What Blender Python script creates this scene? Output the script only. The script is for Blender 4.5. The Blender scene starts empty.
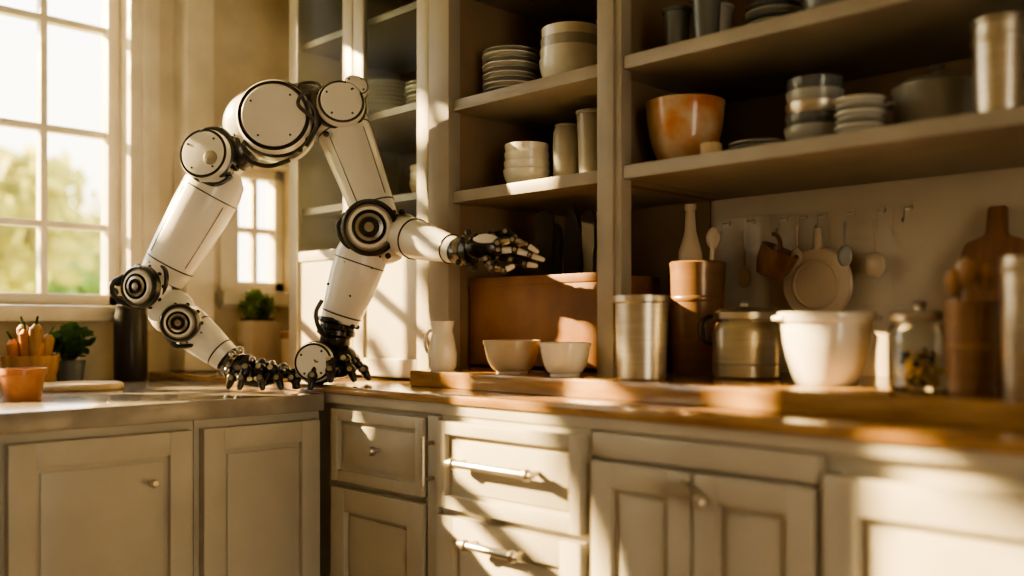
import bpy, bmesh, math, random
from mathutils import Vector, Matrix, Quaternion
random.seed(7)
S = bpy.context.scene
PI = math.pi

# ------------------------------------------------------------------ materials
def mat(name, col, rough=0.5, metal=0.0, trans=0.0, noise=0.0, nscale=8.0, stretch=(1,1,1),
        col2=None, bump=0.0, bscale=60.0, coat=0.0, ior=1.45, sub=0.0):
    m = bpy.data.materials.new(name); m.use_nodes = True
    nt = m.node_tree; bs = nt.nodes['Principled BSDF']
    bs.inputs['Base Color'].default_value = (*col, 1)
    bs.inputs['Roughness'].default_value = rough
    bs.inputs['Metallic'].default_value = metal
    bs.inputs['Transmission Weight'].default_value = trans
    bs.inputs['Coat Weight'].default_value = coat
    bs.inputs['IOR'].default_value = ior
    tc = nt.nodes.new('ShaderNodeTexCoord')
    if col2 is None:
        col2 = tuple(c*0.82 for c in col)
    mp = nt.nodes.new('ShaderNodeMapping'); mp.inputs['Scale'].default_value = stretch
    nt.links.new(tc.outputs['Object'], mp.inputs['Vector'])
    nz = nt.nodes.new('ShaderNodeTexNoise'); nz.inputs['Scale'].default_value = nscale
    nz.inputs['Detail'].default_value = 5
    nt.links.new(mp.outputs['Vector'], nz.inputs['Vector'])
    cr = nt.nodes.new('ShaderNodeValToRGB')
    cr.color_ramp.elements[0].position = 0.35; cr.color_ramp.elements[1].position = 0.65
    cr.color_ramp.elements[0].color = (*col2, 1); cr.color_ramp.elements[1].color = (*col, 1)
    nt.links.new(nz.outputs['Fac'], cr.inputs['Fac'])
    if trans < 0.5:
        nt.links.new(cr.outputs['Color'], bs.inputs['Base Color'])
    if bump > 0:
        n2 = nt.nodes.new('ShaderNodeTexNoise'); n2.inputs['Scale'].default_value = bscale
        nt.links.new(mp.outputs['Vector'], n2.inputs['Vector'])
        bp = nt.nodes.new('ShaderNodeBump'); bp.inputs['Strength'].default_value = bump
        bp.inputs['Distance'].default_value = 0.01
        nt.links.new(n2.outputs['Fac'], bp.inputs['Height'])
        nt.links.new(bp.outputs['Normal'], bs.inputs['Normal'])
    return m

M_wall   = mat('plaster_cream', (0.66,0.56,0.39), 0.8, bump=0.1, bscale=30)
M_ceil   = mat('ceiling_paint', (0.72,0.66,0.54), 0.9)
M_floor  = mat('floor_oak', (0.36,0.23,0.13), 0.45, stretch=(1,8,1), nscale=4, col2=(0.24,0.13,0.07))
M_cab    = mat('cabinet_paint', (0.50,0.46,0.37), 0.34, bump=0.05, bscale=90, col2=(0.43,0.39,0.31), nscale=5)
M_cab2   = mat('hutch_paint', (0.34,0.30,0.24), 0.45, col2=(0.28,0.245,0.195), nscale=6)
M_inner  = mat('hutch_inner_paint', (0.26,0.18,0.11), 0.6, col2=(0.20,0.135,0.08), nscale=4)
M_wood   = mat('worktop_wood', (0.40,0.24,0.10), 0.20, stretch=(10,1,6), nscale=6, col2=(0.24,0.125,0.045), bump=0.05, bscale=20, coat=0.5)
M_stone  = mat('worktop_stone', (0.34,0.30,0.25), 0.20, nscale=14, col2=(0.25,0.22,0.18), coat=0.3)
M_trim   = mat('trim_white', (0.76,0.69,0.56), 0.45)
M_white  = mat('robot_white', (0.74,0.72,0.67), 0.28, coat=0.4, col2=(0.66,0.64,0.59), nscale=7)
M_black  = mat('robot_black', (0.010,0.010,0.009), 0.28, coat=0.2)
M_dark   = mat('robot_gunmetal', (0.05,0.047,0.043), 0.26, metal=0.9)
M_chrome = mat('robot_steel', (0.46,0.44,0.41), 0.2, metal=1.0)
M_steel  = mat('brushed_steel', (0.60,0.54,0.44), 0.34, metal=0.9, stretch=(1,1,20), nscale=10)
M_cer    = mat('ceramic_white', (0.80,0.76,0.67), 0.22, coat=0.4)
M_cerg   = mat('ceramic_grey', (0.38,0.37,0.33), 0.3, coat=0.3)
M_cerd   = mat('ceramic_slate', (0.12,0.13,0.13), 0.25, coat=0.3)
M_cerb   = mat('ceramic_beige', (0.60,0.48,0.34), 0.35, coat=0.2)
M_terra  = mat('terracotta', (0.55,0.23,0.08), 0.45, nscale=18, col2=(0.38,0.14,0.05), coat=0.3)
M_orange = mat('painted_orange', (0.50,0.16,0.035), 0.3, nscale=14, col2=(0.60,0.46,0.30), coat=0.5)
M_crate  = mat('crate_leather', (0.27,0.12,0.035), 0.5, nscale=9, col2=(0.19,0.08,0.025))
M_copper = mat('copper_brown', (0.27,0.15,0.075), 0.3, metal=0.3, stretch=(1,1,8), nscale=6, coat=0.3)
M_cwood  = mat('utensil_wood', (0.38,0.215,0.09), 0.5, stretch=(6,6,1), nscale=9, col2=(0.26,0.135,0.055))
M_cwood2 = mat('board_wood', (0.25,0.115,0.045), 0.4, stretch=(6,6,1), nscale=7, col2=(0.16,0.07,0.032), coat=0.2)
M_pale   = mat('pale_wood', (0.62,0.47,0.28), 0.5, stretch=(1,6,1), nscale=7, col2=(0.50,0.35,0.19))
M_glass  = mat('clear_glass', (0.95,0.97,0.95), 0.03, trans=1.0)
M_pane   = mat('cabinet_glass', (0.9,0.95,0.95), 0.05, trans=1.0, ior=1.05)
M_pasta  = mat('pasta', (0.66,0.42,0.13), 0.5, nscale=40)
M_knife  = mat('knife_handle', (0.022,0.018,0.015), 0.35)
M_soil   = mat('soil', (0.05,0.03,0.02), 0.9)
M_grass  = mat('grass', (0.26,0.30,0.08), 0.9, nscale=1.5, col2=(0.40,0.36,0.12))
M_bark   = mat('bark', (0.12,0.08,0.05), 0.9)
def leafmat(name, c):
    m = mat(name, c, 0.6, nscale=3, col2=tuple(x*0.7 for x in c))
    nt = m.node_tree; bs = nt.nodes['Principled BSDF']; out = nt.nodes['Material Output']
    tr = nt.nodes.new('ShaderNodeBsdfTranslucent'); tr.inputs['Color'].default_value = (*c,1)
    mx = nt.nodes.new('ShaderNodeMixShader'); mx.inputs['Fac'].default_value = 0.55
    nt.links.new(bs.outputs['BSDF'], mx.inputs[1]); nt.links.new(tr.outputs['BSDF'], mx.inputs[2])
    nt.links.new(mx.outputs['Shader'], out.inputs['Surface'])
    return m
M_leaf  = leafmat('leaves_green', (0.22,0.32,0.07))
M_leafy = leafmat('leaves_yellow', (0.48,0.46,0.10))
M_leafd = leafmat('leaves_dark', (0.05,0.11,0.025))

def tilemat():
    m = mat('backsplash_tile', (0.56,0.49,0.38), 0.4, nscale=4, col2=(0.50,0.43,0.33), coat=0.1)
    nt = m.node_tree; bs = nt.nodes['Principled BSDF']
    tc = nt.nodes.new('ShaderNodeTexCoord')
    sep = nt.nodes.new('ShaderNodeSeparateXYZ'); cmb = nt.nodes.new('ShaderNodeCombineXYZ')
    nt.links.new(tc.outputs['Object'], sep.inputs[0])
    nt.links.new(sep.outputs['Y'], cmb.inputs['X']); nt.links.new(sep.outputs['Z'], cmb.inputs['Y'])
    br = nt.nodes.new('ShaderNodeTexBrick'); br.inputs['Scale'].default_value = 1.0
    br.inputs['Brick Width'].default_value = 0.15; br.inputs['Row Height'].default_value = 0.075
    br.inputs['Mortar Size'].default_value = 0.0015; br.inputs['Mortar Smooth'].default_value = 0.5
    nt.links.new(cmb.outputs[0], br.inputs['Vector'])
    bp = nt.nodes.new('ShaderNodeBump'); bp.invert = True; bp.inputs['Strength'].default_value = 0.3
    bp.inputs['Distance'].default_value = 0.002
    nt.links.new(br.outputs['Fac'], bp.inputs['Height']); nt.links.new(bp.outputs['Normal'], bs.inputs['Normal'])
    return m
M_tile = tilemat()

# ------------------------------------------------------------------ builder
T = Matrix.Translation
def diag(s): return Matrix.Diagonal((s[0], s[1], s[2], 1))
def align(p, d):
    d = Vector(d).normalized()
    return T(Vector(p)) @ d.to_track_quat('Z','Y').to_matrix().to_4x4()

class B:
    def __init__(s): s.bm = bmesh.new(); s.mats = []
    def mi(s, m):
        if m not in s.mats: s.mats.append(m)
        return s.mats.index(m)
    def merge(s, t, m=None):
        if m is not None:
            i = s.mi(m)
            for f in t.faces: f.material_index = i
        me = bpy.data.meshes.new('tmp'); t.to_mesh(me); t.free()
        s.bm.from_mesh(me); bpy.data.meshes.remove(me)
    def box(s, c, d, m, bev=0.0, M=None, seg=2):
        t = bmesh.new()
        bmesh.ops.create_cube(t, size=1, matrix=T(Vector(c)) @ diag(d))
        if bev > 0: bmesh.ops.bevel(t, geom=t.edges[:], offset=bev, segments=seg, affect='EDGES', profile=0.6)
        if M is not None: t.transform(M)
        s.merge(t, m)
    def b2(s, a, b, m, bev=0.0, M=None):
        c = [(a[i]+b[i])/2 for i in range(3)]; d = [abs(b[i]-a[i]) for i in range(3)]
        s.box(c, d, m, bev, M)
    def sphere(s, c, r, m, sc=(1,1,1), seg=20, M=None):
        t = bmesh.new()
        bmesh.ops.create_uvsphere(t, u_segments=seg, v_segments=seg//2, radius=r, matrix=T(Vector(c)) @ diag(sc))
        if M is not None: t.transform(M)
        s.merge(t, m)
    def lathe(s, prof, m, M=None, seg=40):
        t = bmesh.new(); rings = []; cur = m
        for p in prof:
            r, z = p[0], p[1]
            if r < 1e-6: rings.append([t.verts.new((0,0,z))])
            else: rings.append([t.verts.new((r*math.cos(2*PI*i/seg), r*math.sin(2*PI*i/seg), z)) for i in range(seg)])
        for k in range(1, len(prof)):
            mm = prof[k][2] if len(prof[k]) > 2 else m
            idx = s.mi(mm); a, b = rings[k-1], rings[k]
            for i in range(seg):
                j = (i+1) % seg
                if len(a) == 1 and len(b) == 1: break
                if len(a) == 1: f = t.faces.new((a[0], b[i], b[j]))
                elif len(b) == 1: f = t.faces.new((a[i], b[0], a[j]))
                else: f = t.faces.new((a[i], b[i], b[j], a[j]))
                f.material_index = idx
        bmesh.ops.recalc_face_normals(t, faces=t.faces[:])
        if M is not None: t.transform(M)
        s.merge(t)
    def tube(s, pts, r, m, seg=10, closed=False):
        pts = [Vector(p) for p in pts]; n = len(pts)
        rs = r if isinstance(r, (list, tuple)) else [r]*n
        t = bmesh.new(); rings = []
        up = None
        for i, p in enumerate(pts):
            if closed: d = (pts[(i+1)%n]-pts[i-1]).normalized()
            else: d = (pts[min(i+1,n-1)]-pts[max(i-1,0)]).normalized()
            if up is None:
                up = Vector((0,0,1)) if abs(d.z) < 0.9 else Vector((1,0,0))
            side = d.cross(up)
            if side.length < 1e-5: side = d.cross(Vector((0,1,0)))
            side.normalize(); up = side.cross(d).normalized()
            rings.append([t.verts.new(p + rs[i]*(math.cos(2*PI*k/seg)*side + math.sin(2*PI*k/seg)*up)) for k in range(seg)])
        rng = n if closed else n-1
        for i in range(rng):
            a, b = rings[i], rings[(i+1)%n]
            for k in range(seg):
                j = (k+1)%seg; t.faces.new((a[k], a[j], b[j], b[k]))
        if not closed:
            t.faces.new(rings[0]); t.faces.new(rings[-1][::-1])
        bmesh.ops.recalc_face_normals(t, faces=t.faces[:])
        s.merge(t, m)
    def poly(s, pts2, y0, y1, m, bev=0, M=None):
        """extrude a 2D (x,z) outline from y0 to y1"""
        t = bmesh.new()
        vs = [t.verts.new((p[0], y0, p[1])) for p in pts2]
        f = t.faces.new(vs)
        r = bmesh.ops.extrude_face_region(t, geom=[f])
        for v in r['geom']:
            if isinstance(v, bmesh.types.BMVert): v.co.y = y1
        bmesh.ops.recalc_face_normals(t, faces=t.faces[:])
        if bev: bmesh.ops.bevel(t, geom=t.edges[:], offset=bev, segments=2, affect='EDGES')
        if M is not None: t.transform(M)
        s.merge(t, m)
    def done(s, name, loc=(0,0,0), parent=None, rotz=0.0, sharp=38, M=None):
        bm = s.bm
        th = math.radians(sharp)
        for f in bm.faces: f.smooth = True
        for e in bm.edges:
            if len(e.link_faces) == 2 and e.calc_face_angle(0) > th: e.smooth = False
        me = bpy.data.meshes.new(name); bm.to_mesh(me); bm.free()
        for m in s.mats: me.materials.append(m)
        o = bpy.data.objects.new(name, me); S.collection.objects.link(o)
        o.location = loc; o.rotation_euler = (0,0,rotz)
        if parent: o.parent = parent
        return o

def empty(name, loc, rotz=0):
    e = bpy.data.objects.new(name, None); S.collection.objects.link(e)
    e.location = loc; e.rotation_euler = (0,0,rotz); e.empty_display_size = 0.05
    return e

# ------------------------------------------------------------------ camera
cam = bpy.data.cameras.new('camera'); co = bpy.data.objects.new('camera', cam); S.collection.objects.link(co)
co.location = (0,0,1.08); co.rotation_euler = (PI/2, 0, -PI/4)
cam.sensor_width = 36; cam.lens = 950/1024*36; cam.shift_y = 37/1024
cam.dof.use_dof = True; cam.dof.focus_distance = 2.38; cam.dof.aperture_fstop = 1.0
cam.clip_start = 0.05
S.camera = co

# ------------------------------------------------------------------ room
XW, YW, ZC = 2.10, 3.10, 2.75   # right wall, back (window) wall, ceiling
CT = 0.905                      # left worktop height
CR = 0.925                      # right worktop height
b = B(); b.b2((-2.2,-2.4,-0.05),(2.3,3.3,0), M_floor); b.done('floor')
b = B(); b.b2((-2.2,-2.4,ZC),(2.3,3.3,ZC+0.08), M_ceil); b.done('ceiling')
b = B(); b.b2((XW,-2.4,0),(XW+0.12,3.3,ZC), M_tile); b.done('wall_right')
b = B()
b.b2((-2.2,-2.4,0),(-2.1,3.3,ZC), M_wall)
b.done('wall_left')
b = B()
b.b2((-2.2,-2.5,0),(-0.6,-2.4,ZC), M_wall); b.b2((0.35,-2.5,0),(2.3,-2.4,ZC), M_wall)
b.b2((-0.6,-2.5,2.1),(0.35,-2.4,ZC), M_wall); b.done('wall_rear')  # unseen opening behind the camera, added to let in sky fill
# back wall with openings  (x0,x1,z0,z1)
wins = [(-1.45,-0.42,1.14,2.42),(-0.20,0.28,1.14,2.42),(0.38,1.31,1.14,2.42),(1.70,1.93,1.20,1.66)]
b = B(); y0,y1 = YW, YW+0.16
xs = [-2.2,-1.45,-0.42,-0.20,0.28,0.38,1.31,1.70,1.93,2.12]
for i in range(len(xs)-1):
    a, c = xs[i], xs[i+1]; w = [w for w in wins if abs(w[0]-a)<1e-6]
    if w:
        b.b2((a,y0,0),(c,y1,w[0][2]), M_wall); b.b2((a,y0,w[0][3]),(c,y1,ZC), M_wall)
    else: b.b2((a,y0,0),(c,y1,ZC), M_wall)
b.done('wall_back')
def window(n, w, vx, hz, fr=0.04, mu=0.022):
    x0,x1,z0,z1 = w; b = B(); yf = YW+0.05
    b.b2((x0,yf,z0),(x0+fr,yf+0.06,z1),M_trim,0.004); b.b2((x1-fr,yf,z0),(x1,yf+0.06,z1),M_trim,0.004)
    b.b2((x0,yf,z0),(x1,yf+0.06,z0+fr),M_trim,0.004); b.b2((x0,yf,z1-fr),(x1,yf+0.06,z1),M_trim,0.004)
    for x in vx: b.b2((x-mu/2,yf+0.01,z0),(x+mu/2,yf+0.05,z1),M_trim,0.003)
    for z in hz: b.b2((x0,yf+0.012,z-mu/2),(x1,yf+0.048,z+mu/2),M_trim,0.003)
    b.done('window_%d'%n)
window(1, wins[2], [0.60,0.83,1.075], [1.40,1.705,2.05])
window(2, wins[1], [], [1.62,2.05], mu=0.045)  # out of view, added and narrowed to throw a sun stripe on the cabinets
window(3, wins[3], [1.815], [1.43])
window(4, wins[0], [-0.93], [1.62,2.05], mu=0.045)  # also out of view, added so sun reaches the nearer cabinets
# window casings and sill
b = B()
b.b2((1.31,YW-0.03,1.06),(1.41,YW,2.52),M_trim,0.005); b.b2((1.35,YW-0.045,1.06),(1.375,YW-0.03,2.52),M_trim,0.004)
b.b2((0.28,YW-0.03,1.06),(0.38,YW,2.52),M_trim,0.005)
b.b2((-1.55,YW-0.03,2.42),(1.41,YW,2.52),M_trim,0.005)
b.b2((-1.55,YW-0.09,1.09),(1.43,YW+0.06,1.14),M_trim,0.008)
b.done('trim_1')
b = B()
b.b2((1.63,YW-0.03,1.14),(1.70,YW,1.73),M_trim,0.005); b.b2((1.93,YW-0.03,1.14),(2.0,YW,1.73),M_trim,0.005)
b.b2((1.63,YW-0.03,1.66),(2.0,YW,1.73),M_trim,0.005); b.b2((1.62,YW-0.07,1.15),(2.01,YW+0.04,1.20),M_trim,0.005)
b.done('trim_2')
b = B()
b.b2((1.47,YW-0.10,CR),(1.57,YW,ZC),M_trim,0.01)
b.b2((1.455,YW-0.115,CR),(1.585,YW,CR+0.14),M_trim,0.01)
b.done('trim_3')

# ------------------------------------------------------------------ cabinets
def door(b, M, w, h, m=M_cab, st=0.06, raised=True):
    g = 0.002
    b.b2((g,-0.010,g),(w-g,0,h-g), m, 0.0, M)
    b.b2((g,-0.026,g),(st,-0.009,h-g), m, 0.003, M); b.b2((w-st,-0.026,g),(w-g,-0.009,h-g), m, 0.003, M)
    b.b2((st-0.001,-0.0255,g),(w-st+0.001,-0.009,st), m, 0.003, M); b.b2((st-0.001,-0.0255,h-st),(w-st+0.001,-0.009,h-g), m, 0.003, M)
    q = st+0.012
    if raised and w-2*q > 0.05 and h-2*q > 0.03:
        e = 0.028 if min(w,h)-2*q > 0.09 else 0.012
        t = bmesh.new()
        o = [(q,q),(w-q,q),(w-q,h-q),(q,h-q)]; i = [(q+e,q+e),(w-q-e,q+e),(w-q-e,h-q-e),(q+e,h-q-e)]
        r0 = [t.verts.new((x,-0.009,z)) for x,z in o]; r1 = [t.verts.new((x,-0.014,z)) for x,z in o]
        r2 = [t.verts.new((x,-0.024,z)) for x,z in i]
        for A,C in ((r0,r1),(r1,r2)):
            for k in range(4): t.faces.new((A[k],A[(k+1)%4],C[(k+1)%4],C[k]))
        t.faces.new(r2); bmesh.ops.recalc_face_normals(t, faces=t.faces[:]); t.transform(M); b.merge(t, m)

def handle_bar(b, M, x0, x1, z, m=M_steel):
    y = -0.058
    b.tube([M@Vector(p) for p in ((x0+0.01,-0.02,z),(x0+0.01,y,z))], 0.006, m)
    b.tube([M@Vector(p) for p in ((x1-0.01,-0.02,z),(x1-0.01,y,z))], 0.006, m)
    b.tube([M@Vector(p) for p in ((x0-0.01,y,z),(x0,y,z),(x1,y,z),(x1+0.01,y,z))], [0.006,0.0085,0.0085,0.006], m)
    for x in (x0+0.01,x1-0.01): b.sphere((x,y,z),0.0125,m,M=M,seg=14)
def knob(b, M, x, z, m=M_steel, r=0.012):
    b.lathe([(0,0),(r*0.5,0),(r*0.45,0.015),(r,0.02),(r*1.05,0.028),(r*0.7,0.034),(0,0.035)], m, M @ T((x,-0.022,z)) @ Matrix.Rotation(PI/2,4,'X'), seg=20)
def cup_pull(b, M, x, z, m=M_steel):
    pts = [(0.04*math.cos(a), 0.024*math.sin(a)) for a in [PI*k/10 for k in range(11)]]
    b.poly([(p[0]+x, p[1]+z) for p in pts], -0.022, -0.048, m, 0.004, M)

def MR(y, z, x=1.41): return T((x, y, z)) @ Matrix.Rotation(-PI/2, 4, 'Z')
XF = 1.41
ZT = CR-0.045
def base_right(y_far, y_near, kind):
    b = B(); w = y_far-y_near
    b.b2((XF,y_near+0.001,0.10),(XW-0.005,y_far-0.001,ZT), M_cab)
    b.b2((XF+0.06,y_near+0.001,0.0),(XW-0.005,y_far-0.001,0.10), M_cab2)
    if kind == 'A':
        door(b, MR(y_far-0.01, ZT-0.195), w-0.06, 0.185, st=0.03)
        door(b, MR(y_far-0.01, 0.12), w-0.06, ZT-0.195-0.12-0.012)
        b.b2((XF-0.02,y_near+0.003,0.10),(XF,y_near+0.042,ZT-0.005), M_cab, 0.004)
        knob(b, MR(y_far,0), w/2, ZT-0.10, r=0.011)
        cy = y_near+0.022
        b.tube([(XF-0.05,cy,ZT-0.16),(XF-0.05,cy,ZT-0.05)], 0.007, M_steel)
        b.tube([(XF-0.05,cy,ZT-0.145),(XF-0.01,cy,ZT-0.145)], 0.005, M_steel); b.tube([(XF-0.05,cy,ZT-0.065),(XF-0.01,cy,ZT-0.065)], 0.005, M_steel)
    if kind == 'B':
        X2 = XF-0.012
        b.b2((X2,y_near+0.002,0.10),(XF+0.01,y_far-0.002,ZT), M_cab)
        door(b, MR(y_far-0.008, ZT-0.205, X2), w-0.016, 0.195, st=0.03)
        handle_bar(b, MR(y_far,0,X2), 0.09, 0.33, ZT-0.095)
        door(b, MR(y_far-0.008, 0.12, X2), w-0.016, ZT-0.205-0.12-0.012, st=0.055)
        handle_bar(b, MR(y_far,0,X2), 0.13, 0.29, ZT-0.262)
    if kind == 'C':
        b.b2((XF-0.018,y_near+0.003,ZT-0.05),(XF,y_far-0.003,ZT-0.003), M_cab, 0.004)
        door(b, MR(y_far-0.005, 0.12), w/2-0.006, ZT-0.055-0.12, st=0.05)
        door(b, MR(y_far-w/2-0.001, 0.12), w/2-0.006, ZT-0.055-0.12, st=0.05)
        cup_pull(b, MR(y_far,0), w/2-0.02, ZT-0.095)
        knob(b, MR(y_far,0), w/2+0.03, ZT-0.10)
    if kind == 'D':
        door(b, MR(y_far-0.005, 0.12), w-0.012, ZT-0.03-0.12, st=0.06)
        knob(b, MR(y_far,0), w-0.05, ZT-0.15)
    b.done('base_cabinet')
base_right(2.05,1.62,'A'); base_right(1.62,1.18,'B'); base_right(1.18,0.71,'C'); base_right(0.71,0.22,'D'); base_right(0.22,-0.3,'D')
YF = 2.09
ZL = CT-0.045
def base_left(x0, x1, kn=True):
    b = B(); w = x1-x0
    b.b2((x0+0.001,YF,0.10),(x1-0.001,YW-0.005,ZL-0.001), M_cab)
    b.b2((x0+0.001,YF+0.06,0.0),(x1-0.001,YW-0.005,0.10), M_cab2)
    door(b, T((x0+0.012,YF,0.12)), w-0.024, ZL-0.02-0.12, st=0.055)
    if kn: knob(b, T((0,YF,0)), x1-0.055-0.06, ZL-0.13, r=0.009)
    b.done('base_cabinet')
base_left(0.20,0.62); base_left(0.62,1.04); base_left(1.04,1.385,False); base_left(-0.22,0.20)
b = B(); b.b2((1.412,2.052,0.0),(XW-0.006,YW-0.006,ZT-0.001), M_cab); b.done('base_cabinet')
b = B()
b.b2((-0.25,2.06,ZL),(1.382,YW-0.002,CT), M_stone, 0.006)
b.done('worktop_stone')
b = B()
b.b2((1.383,-0.3,CR-0.020),(XW-0.002,YW-0.002,CR), M_wood, 0.004)
b.b2((1.392,-0.3,ZT),(XW-0.002,YW-0.002,CR-0.020), M_cab, 0.004)
b.done('worktop_wood')
BT = 0.965
b = B(); b.b2((1.53,-0.3,CR),(XW-0.003,1.90,BT), M_wood, 0.005); b.done('worktop_riser')

# ------------------------------------------------------------------ hutch (open shelves)
HX = 1.65; Z1, Z2, Z3 = 1.43, 1.67, 1.98
hutch = empty('shelving_hutch', (0,0,0))
b = B()
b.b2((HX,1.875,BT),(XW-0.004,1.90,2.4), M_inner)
b.b2((HX-0.012,1.873,BT),(HX+0.03,1.955,2.4), M_cab2, 0.003)
b.done('side_panel', parent=hutch)
b = B()
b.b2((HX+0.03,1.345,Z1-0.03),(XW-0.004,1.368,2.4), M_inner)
b.b2((HX-0.012,1.30,BT),(HX+0.025,1.37,2.4), M_cab2, 0.004)
b.b2((HX-0.018,1.318,BT+0.0),(HX-0.010,1.352,2.4), M_cab2, 0.002)
b.done('divider_post', parent=hutch)
for i,z in enumerate((Z1,Z2,Z3)):
    b = B()
    b.b2((HX+0.002,1.369,z-0.03),(XW-0.006,1.874,z), M_cab2, 0.003)
    b.b2((HX-0.006,-0.3,z-0.03),(XW-0.006,1.30,z), M_cab2, 0.003)
    b.b2((HX+0.026,1.30,z-0.03),(XW-0.006,1.344,z), M_cab2)
    b.done('shelf_%d'%(i+1), parent=hutch)
b = B(); b.b2((HX-0.02,-0.3,2.4),(XW-0.004,1.955,2.45), M_cab2, 0.005)
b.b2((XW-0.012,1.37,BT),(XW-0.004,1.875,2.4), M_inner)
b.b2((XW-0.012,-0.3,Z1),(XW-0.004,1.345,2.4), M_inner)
b.done('top_and_back', parent=hutch)

# glazed cupboard beside it
cup = empty('glass_door_cupboard', (0,0,0))
b = B()
b.b2((HX+0.02,1.958,CR),(XW-0.004,1.98,2.4), M_cab2); b.b2((HX+0.02,2.64,CR),(XW-0.004,2.665,2.4), M_cab)
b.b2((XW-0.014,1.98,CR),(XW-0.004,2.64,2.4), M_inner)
b.b2((HX+0.0,1.958,2.4),(XW-0.004,2.665,2.45), M_cab)
for z in (0.95,1.20,1.45,1.70,1.98): b.b2((HX+0.03,1.98,z-0.02),(XW-0.014,2.64,z), M_cab2)
b.done('carcass', parent=cup)
def gdoor(name, M, w, z0, z1):
    b = B(); st=0.05
    b.b2((0,-0.02,z0),(st,0,z1),M_cab,0.003,M); b.b2((w-st,-0.02,z0),(w,0,z1),M_cab,0.003,M)
    b.b2((st,-0.02,z0),(w-st,0,z0+st),M_cab,0.003,M); b.b2((st,-0.02,z1-st),(w-st,0,z1),M_cab,0.003,M)
    b.b2((st,-0.018,1.28),(w-st,-0.002,1.31),M_cab,0.002,M)
    b.b2((st,-0.012,z0+st),(w-st,-0.005,1.28),M_cab,0,M)
    b.b2((st,-0.012,1.31),(w-st,-0.008,z1-st),M_pane,0,M)
    b.done(name, parent=cup)
gdoor('door_far', MR(2.66,0,HX+0.018), 0.345, CR+0.01, 2.39)
gdoor('door_near', MR(2.312,0,HX+0.018), 0.345, CR+0.01, 2.39)

# ------------------------------------------------------------------ crockery helpers
def bowl_prof(r, h, rb, th=0.004, rim=0.0):
    pr = [(0,0.002),(rb*0.85,0.002),(rb,0),(rb,0.006)]
    n = 9
    for i in range(1,n+1):
        t = i/n; pr.append((rb+(r-rb)*math.sin(t*PI/2)**0.9, 0.006+(h-0.006)*(1-math.cos(t*PI/2))**0.8 if i<n else h))
    if rim: pr += [(r+rim,h-0.006),(r+rim,h+0.003),(r,h+0.004)]
    pr.append((r-th,h))
    for i in range(n-1,0,-1):
        t = i/n; pr.append((max(rb+(r-rb)*math.sin(t*PI/2)**0.9-th,0.001), 0.006+(h-0.006)*(1-math.cos(t*PI/2))**0.8+th))
    pr.append((0,0.006+th)); return pr
def bowl(name, x, y, z, r, h, rb, m, rim=0.0):
    b = B(); b.lathe(bowl_prof(r,h,rb,rim=rim), m, seg=48); return b.done(name,(x,y,z))
def shift(pr, dz): return [(p[0],p[1]+dz)+tuple(p[2:]) for p in pr]
def bowl_stack(name, x, y, z, r, h, rb, n, step, ms):
    b = B()
    for i in range(n): b.lathe(shift(bowl_prof(r*(1-0.02*i),h,rb), i*step), ms[i%len(ms)], seg=40)
    return b.done(name,(x,y,z))
def plate_stack(name, x, y, z, r, n, step, ms):
    b = B()
    for i in range(n):
        rr = r*random.uniform(0.95,1.0); o = i*step
        b.lathe([(0,o),(rr*0.6,o),(rr*0.65,o+0.003),(rr,o+0.012),(rr,o+0.015),(rr*0.95,o+0.015),(rr*0.6,o+0.006),(0,o+0.006)], ms[i%len(ms)], M=T((random.uniform(-.002,.002),random.uniform(-.002,.002),0)), seg=40)
    return b.done(name,(x,y,z))
def cup_prof(r, h, rb=None, th=0.003, bead=True):
    rb = rb or r
    pr = [(0,0),(rb-0.004,0),(rb,0.004)]
    for i in range(1,6): pr.append((rb+(r-rb)*i/6, h*i/6))
    pr += [(r,h-0.008)]
    if bead: pr += [(r+0.003,h-0.006),(r+0.003,h)]
    pr += [(r-th,h),(rb-th,0.006),(0,0.006)]
    return pr
def ring_handle(b, c, rx, rz, thick, m, ydir=Vector((0,-1,0)), a0=-PI/2, a1=PI/2):
    pts = []
    for i in range(13):
        a = a0+(a1-a0)*i/12
        pts.append(Vector(c)+ydir*rx*math.cos(a)+Vector((0,0,rz*math.sin(a))))
    b.tube(pts, thick, m, seg=10)

# ---- on the worktop riser
b = B(); b.lathe(cup_prof(0.056,0.174,0.050), M_steel, seg=48)
b.lathe([(0.0555,0.160,M_steel),(0.0595,0.163,M_steel),(0.0600,0.176,M_steel),(0.054,0.177,M_cer),(0.053,0.15,M_cer)], M_cer, seg=48)
b.done('steel_canister',(1.60,1.215,BT))
b = B()
b.lathe([(0,0),(0.055,0),(0.058,0.006),(0.064,0.13),(0.067,0.24),(0.069,0.262),(0.064,0.266),(0.055,0.02),(0,0.02)], M_copper, seg=48)
b.lathe([(0.0655,0.17),(0.067,0.172),(0.067,0.182),(0.0655,0.184)], M_copper, seg=48)
b.tube([(0,0.01,0.02),(0.0,0.02,0.27),(0.0,0.025,0.33)],[0.005,0.005,0.006],M_cwood)
b.lathe([(0,0.0),(0.03,0),(0.034,0.05),(0.034,0.20),(0.028,0.27),(0.014,0.32),(0.011,0.37),(0.014,0.372),(0.014,0.385),(0,0.386)], M_cerb, M=T((0.0,0.018,0.02)), seg=28)
b.tube([(0,-0.02,0.02),(0.0,-0.045,0.31)],[0.006,0.005],M_cerb)
b.sphere((0,-0.046,0.32),0.020,M_cerb,(0.3,1,1.3))
b.done('utensil_crock',(1.92,1.295,BT))
b = B()
b.lathe([(0,0),(0.064,0),(0.070,0.006),(0.071,0.05),(0.071,0.10),(0.064,0.118),(0.060,0.122),(0.062,0.124,M_cer),(0.066,0.128,M_steel),(0.066,0.142,M_steel),(0.055,0.150,M_steel),(0.02,0.153,M_steel),(0,0.153,M_steel)], M_steel, seg=48)
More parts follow.
